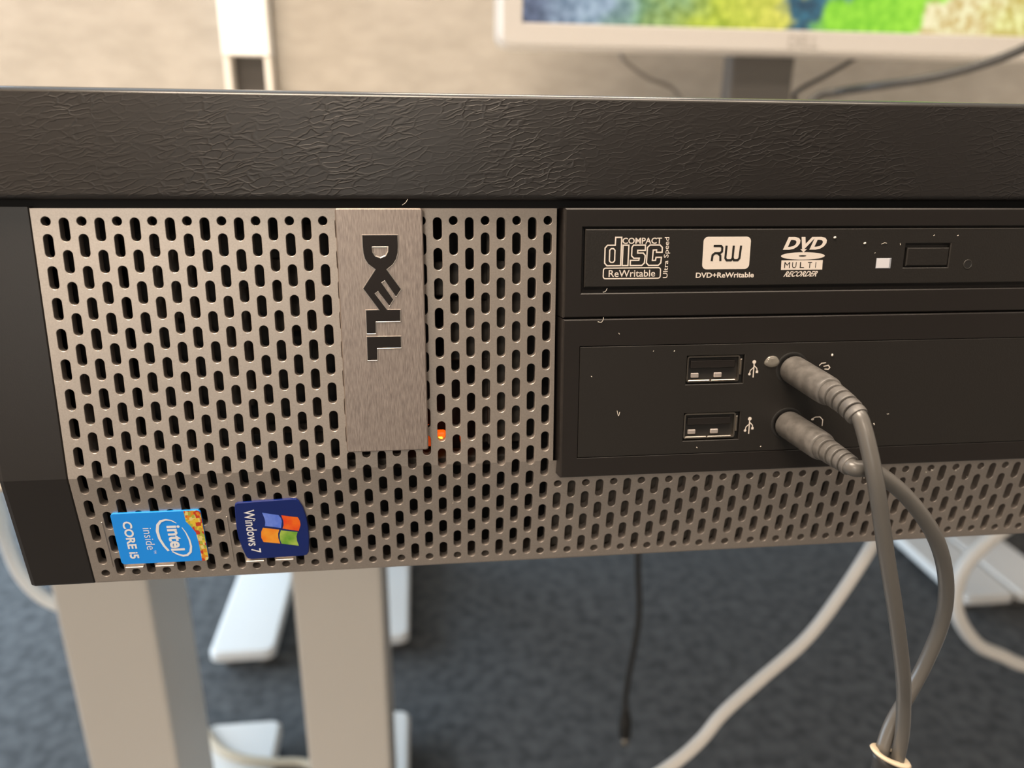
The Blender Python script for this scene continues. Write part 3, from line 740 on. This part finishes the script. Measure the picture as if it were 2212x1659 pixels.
for pts, mt, nm in [([(-73.95, 62.95), (-72.2, 63.4), (-70.6, 63.75), (-70.15, 64.6), (-70.05, 65.5), (-70.4, 67.2), (-71.9, 66.85), (-73.75, 66.5), (-73.55, 65.5), (-73.6, 64.5)], F_BLUE, 'flag_pane'),
                ([(-70.05, 63.85), (-68.2, 64.25), (-66.62, 64.55), (-66.25, 65.5), (-66.2, 66.6), (-66.75, 68.2), (-68.5, 67.8), (-70.1, 67.35), (-69.75, 66.4), (-69.75, 65.2)], F_RED, 'flag_pane'),
                ([(-74.2, 66.9), (-72.5, 67.25), (-70.8, 67.6), (-71.2, 68.7), (-71.25, 69.8), (-71.0, 71.35), (-72.8, 71.0), (-74.5, 70.7), (-74.85, 69.5), (-74.7, 68.0)], F_ORANGE, 'flag_pane'),
                ([(-70.5, 67.8), (-68.7, 68.15), (-67.0, 68.45), (-67.35, 69.6), (-67.35, 70.8), (-67.07, 72.2), (-69, 71.75), (-70.7, 71.4), (-70.95, 70.3), (-70.9, 69.0)], F_GREEN, 'flag_pane')]:
    m = MB(); m.poly([FL(x, v, SD + .14) for x, v in pts]); m.build(nm, mt, st2)
for x in (-107.0, -81.55):                  # raised edges of the sticker fields
    m = MB(); m.box(FL, (x - .18, 63.9, -.3), (x + .18, 75.8, .16), .12, 2); m.build('field_ridge', SILVER, pc)
for x0, x1 in ((-104.2, -100.4), (-98.0, -94.0), (-78.8, -74.85), (-72.5, -68.5)):
    m = MB(); m.box(FL, (x0, 75.62, -.3), (x1, 76.1, .75), .12, 2); m.build('field_ridge', SILVER, pc)

# specks of dust on the front
m = MB()
for x, v, r in [(47.6, 5.1, .36), (54.5, 6.2, .3), (49.9, 30.2, .34), (61.5, 46.2, .18), (50.6, 36.0, .12), (14.0, 28.6, .16), (62.6, 6.4, .12), (70, 4.6, .12), (75.5, 4.8, .12), (57, 8.2, .1), (2, 24.5, .12), (20.5, 50.1, .12), (35, 50.6, .12), (-3.5, 33.5, .12), (64.5, 43.9, .12), (9.5, 28.4, .1)]:
    for _ in range(2):
        c = FU(x + random.uniform(-.2, .2), v + random.uniform(-.2, .2), MD + r * .4)
        m.lathe(c, -E_AWAY, [(-r * .6, .001), (-r * .3, r * .6), (0, r * .7), (r * .3, r * .4), (r * .5, .001)], 7)
for x, v, r in [(63.5, 61.0, .25), (80.2, 59.6, .3), (79, 60.2, .25), (86.5, 60, .28), (-52, 52.5, .12), (-33, 63, .1), (70, 64, .16), (90, 62, .16)]:
    m.lathe(FL(x, v, .1), -E_AWAY, [(-r * .6, .001), (-r * .3, r * .6), (0, r * .7), (r * .3, r * .4), (r * .5, .001)], 7)
for pts in ([(-2.6, 21.9, 3.1), (-1.9, 22.0, 3.3), (-1.6, 21.5, 3.5), (-1.5, 21.0, 3.4)], [(2.2, 41.2, 3.05), (2.4, 42.1, 3.2), (2.55, 42.3, 3.2), (2.8, 41.5, 3.1)], [(-1.7, 15.8, 3.1), (-1.2, 15.6, 3.3), (-.9, 15.0, 3.4)], [(58.2, 6.4, 3.05), (58.8, 6.1, 3.15), (59.4, 6.2, 3.1)], [(-42, -1.6, 2.2), (-41.3, -2.1, 2.9), (-40.9, -2.7, 3.1)]):
    m.tube([FU(*p) for p in pts], .05, 5, 4)
du = m.build('dust', DUST, pc); du['kind'] = 'stuff'

# ------------------------------------------------------------------ audio lead with two plugs
au = thing('audio_lead', (67, -22, 640), 'grey audio lead with two plugs in the front jacks joining in one sleeve', 'cable')
def plug(jx, jv, ex, ev, s_len, droop):
    b = FU(jx, jv, PX + .15); e = FU(ex, ev, PX + s_len); ax = (e - b); Lh = ax.length; ax.normalize()
    m = MB()
    m.lathe(b, ax, [(0, 2.2), (.02, 2.75), (.25, 3.0), (.6, 3.08), (Lh * .48, 3.05), (Lh * .58, 3.0), (Lh * .60, 2.9), (Lh * .61, 2.75), (Lh * .612, 1.9)], 28)
    p = m.build('plug', RUBBER, au)
    m = MB(); P0 = b + ax * (Lh * .6); P1 = b + ax * (Lh * .86); P2 = b + ax * Lh + droop; pts, rad = [], []
    N = 5
    for k in range(N):
        r = 2.5 - .1 * k
        for f_, rr in ((0, r - .75), (.16, r - .75), (.2, r - .06), (.26, r), (.8, r - .04), (.88, r - .12), (.93, r - .7)):
            s0 = (k + f_) / N
            pts.append(P0 * (1 - s0) ** 2 + P1 * 2 * s0 * (1 - s0) + P2 * s0 * s0); rad.append(rr)
    pts.append(P2); rad.append(1.45)
    m.tube(pts, rad, 20, 2); m.build('strain_relief', RUBBER, p)
    return P2, (P2 - P1).normalized()
e1, a1 = plug(40.85, 33.0, 42.0, 35.4, 24, Vector((.5, -.2, -1.6)))
e2, a2 = plug(40.83, 45.45, 42.2, 46.7, 23, Vector((.6, 0, -.5)))
C1 = [e1 - a1 * 1.5, e1 + a1 * .8, (43.6, -28.3, 770.4), (45.5, -30, 763.1), (49.8, -30, 749.8), (56.1, -29, 732.5), (62.1, -27, 716.3), (65.8, -25, 705.4), (68.2, -24, 693.6), (68.6, -23.5, 680)]
m = MB(); m.tube(C1, 1.55, 14); m.build('cord', CORD, au)
C2 = [e2 - a2 * 1.5, e2 + a2 * .8, (47.5, -25.6, 764.0), (56.1, -25, 757.5), (64.9, -24, 747.4), (71.3, -22, 735.6), (74.6, -20, 723.2), (73.9, -19, 711.1), (71.2, -19.3, 702.1), (67.6, -20.5, 694.8), (65.6, -22.0, 688), (65.6, -22.5, 680)]
m = MB(); m.tube(C2, 1.6, 14); m.build('cord', CORD, au)
# sleeve: flattened tube with a pale end collar
sx, sy, sz = 67.2, -23.0, 688.6
axd = Vector((0.12, -.05, -1)).normalized(); sd = Vector((1, 0.1, -0.50)).normalized(); sd = (sd - axd * sd.dot(axd) * .0).normalized(); fr = axd.cross(sd).normalized()
def oval(c, a, b): return [c + sd * (a * math.cos(t)) + fr * (b * math.sin(t)) for t in [2 * math.pi * k / 28 for k in range(28)]]
c0 = Vector((sx, sy, sz))
m = MB(); m.grid([oval(c0 + axd * .6, 5.4, 3.3), oval(c0 + axd * 3, 5.3, 3.3), oval(c0 + axd * 30, 4.6, 3.6), oval(c0 + axd * 46, 4.0, 3.6)])
slv = m.build('sleeve', SLEEVE, au)
m = MB(); m.grid([oval(c0 + axd * .2, 3.4, 1.8), oval(c0, 4.0, 2.2), oval(c0, 5.5, 3.5), oval(c0 + axd * .5, 5.9, 3.8), oval(c0 + axd * 1.0, 5.5, 3.4)], True, True, False)
m.build('collar', CABLE_BEIGE, slv)

se = c0 + axd * 46
m = MB(); m.tube([se - axd * 6, se + axd * 10, (76, -27, 560), (80, -30, 300), (86, -32, 90), (104, -34, 14), (150, -30, 3)], 2.2, 12); m.build('cord', CORD, au)

# ------------------------------------------------------------------ loose cables
def cable(name, label, pts, r, mt, cat='cable'):
    m = MB(); m.tube(pts, r, 12); return tag(m.build(name, mt), label, cat)
cable('power_cable', 'thick white cable curving down below the front right of the computer', [(215, 180, 700), (203, 174, 650), (191, 170, 623), (175, 165, 596), (156, 160, 571), (131, 155, 551), (111, 150, 536), (98, 145, 524), (80, 140, 513), (40, 135, 490), (5, 140, 440), (-15, 160, 300), (0, 200, 110), (70, 260, 14), (180, 300, 4)], 3.2, CABLE_W)
cable('network_cable', 'white cable hanging in a loop at the lower right edge', [(570, 420, 695), (540, 420, 520), (509, 420, 476), (486, 420, 455), (467, 420, 428), (464, 420, 397), (475, 420, 366), (501, 420, 335), (530, 420, 319), (570, 420, 301), (650, 420, 290), (720, 425, 420), (740, 430, 695)], 6.6, CABLE_W)
cable('white_cable', 'white cable drooping behind the left grey desk leg', [(-380, 500, 698), (-415, 500, 590), (-419, 500, 534), (-414, 500, 493), (-414, 500, 460), (-410, 500, 428), (-401, 500, 405), (-387, 500, 389), (-361, 500, 377), (-325, 500, 380), (-300, 500, 420), (-290, 500, 698)], 6.0, CABLE_W)
cable('floor_cable', 'beige cable lying across the white foot near the lower left', [(-372, 745, 20), (-358, 723, 38), (-339, 696, 46), (-313, 662, 46), (-280, 641, 46), (-238, 630, 46), (-198, 624, 46), (-168, 600, 47), (-155, 560, 47), (-162, 500, 46), (-186, 420, 10), (-192, 300, 6)], 5.5, CABLE_BEIGE)
t = thing('hanging_lead', (145, 400, 255), 'black lead hanging under the desk with a plug at its end', 'cable')
m = MB(); m.tube([(140, 420, 704), (139, 405, 540), (140, 400, 471), (145, 400, 414), (144, 400, 384), (140, 400, 339), (139, 400, 305)], 2.9, 12); m.build('cord', CABLE_B, t)
m = MB(); m.lathe(Vector((139.3, 400, 312)), Vector((.06, 0, -1)), [(0, 3), (6, 3.6), (14, 5.5), (18, 6.3), (36, 6.0), (38, 5)], 16); m.build('plug', CABLE_B, t)
m = MB(); m.lathe(Vector((141.6, 400, 275)), Vector((.06, 0, -1)), [(0, 3.4), (7, 3.4), (12, 2.8), (13, 1.0)], 16); m.build('plug_tip', SHELL, t)
cable('video_cable', 'thick black cable rising to the right in front of the monitor', [(262, 478, 736), (272, 486, 790), (286, 492, 836), (306, 486, 845), (319, 450, 849), (354, 420, 857), (394, 400, 874), (430, 400, 900), (490, 430, 950), (560, 490, 985), (595, 560, 985), (592, 640, 960), (560, 660, 930)], 3.4, CABLE_B)
cable('thin_cable', 'thin dark cable slanting up to the right beneath the monitor logo', [(400, 712, 733), (372, 680, 790), (350, 650, 835), (344, 640, 847.5), (375.5, 640, 865), (403, 640, 882), (425, 640, 905)], 2.2, CABLE_B)
cable('faint_cable', 'thin grey cable sagging behind the left half of the monitor', [(150, 602, 900), (160, 640, 886), (165, 645, 874), (192, 650, 858), (225, 660, 846), (250, 660, 800), (262, 650, 744)], 2.0, CABLE_GREY)
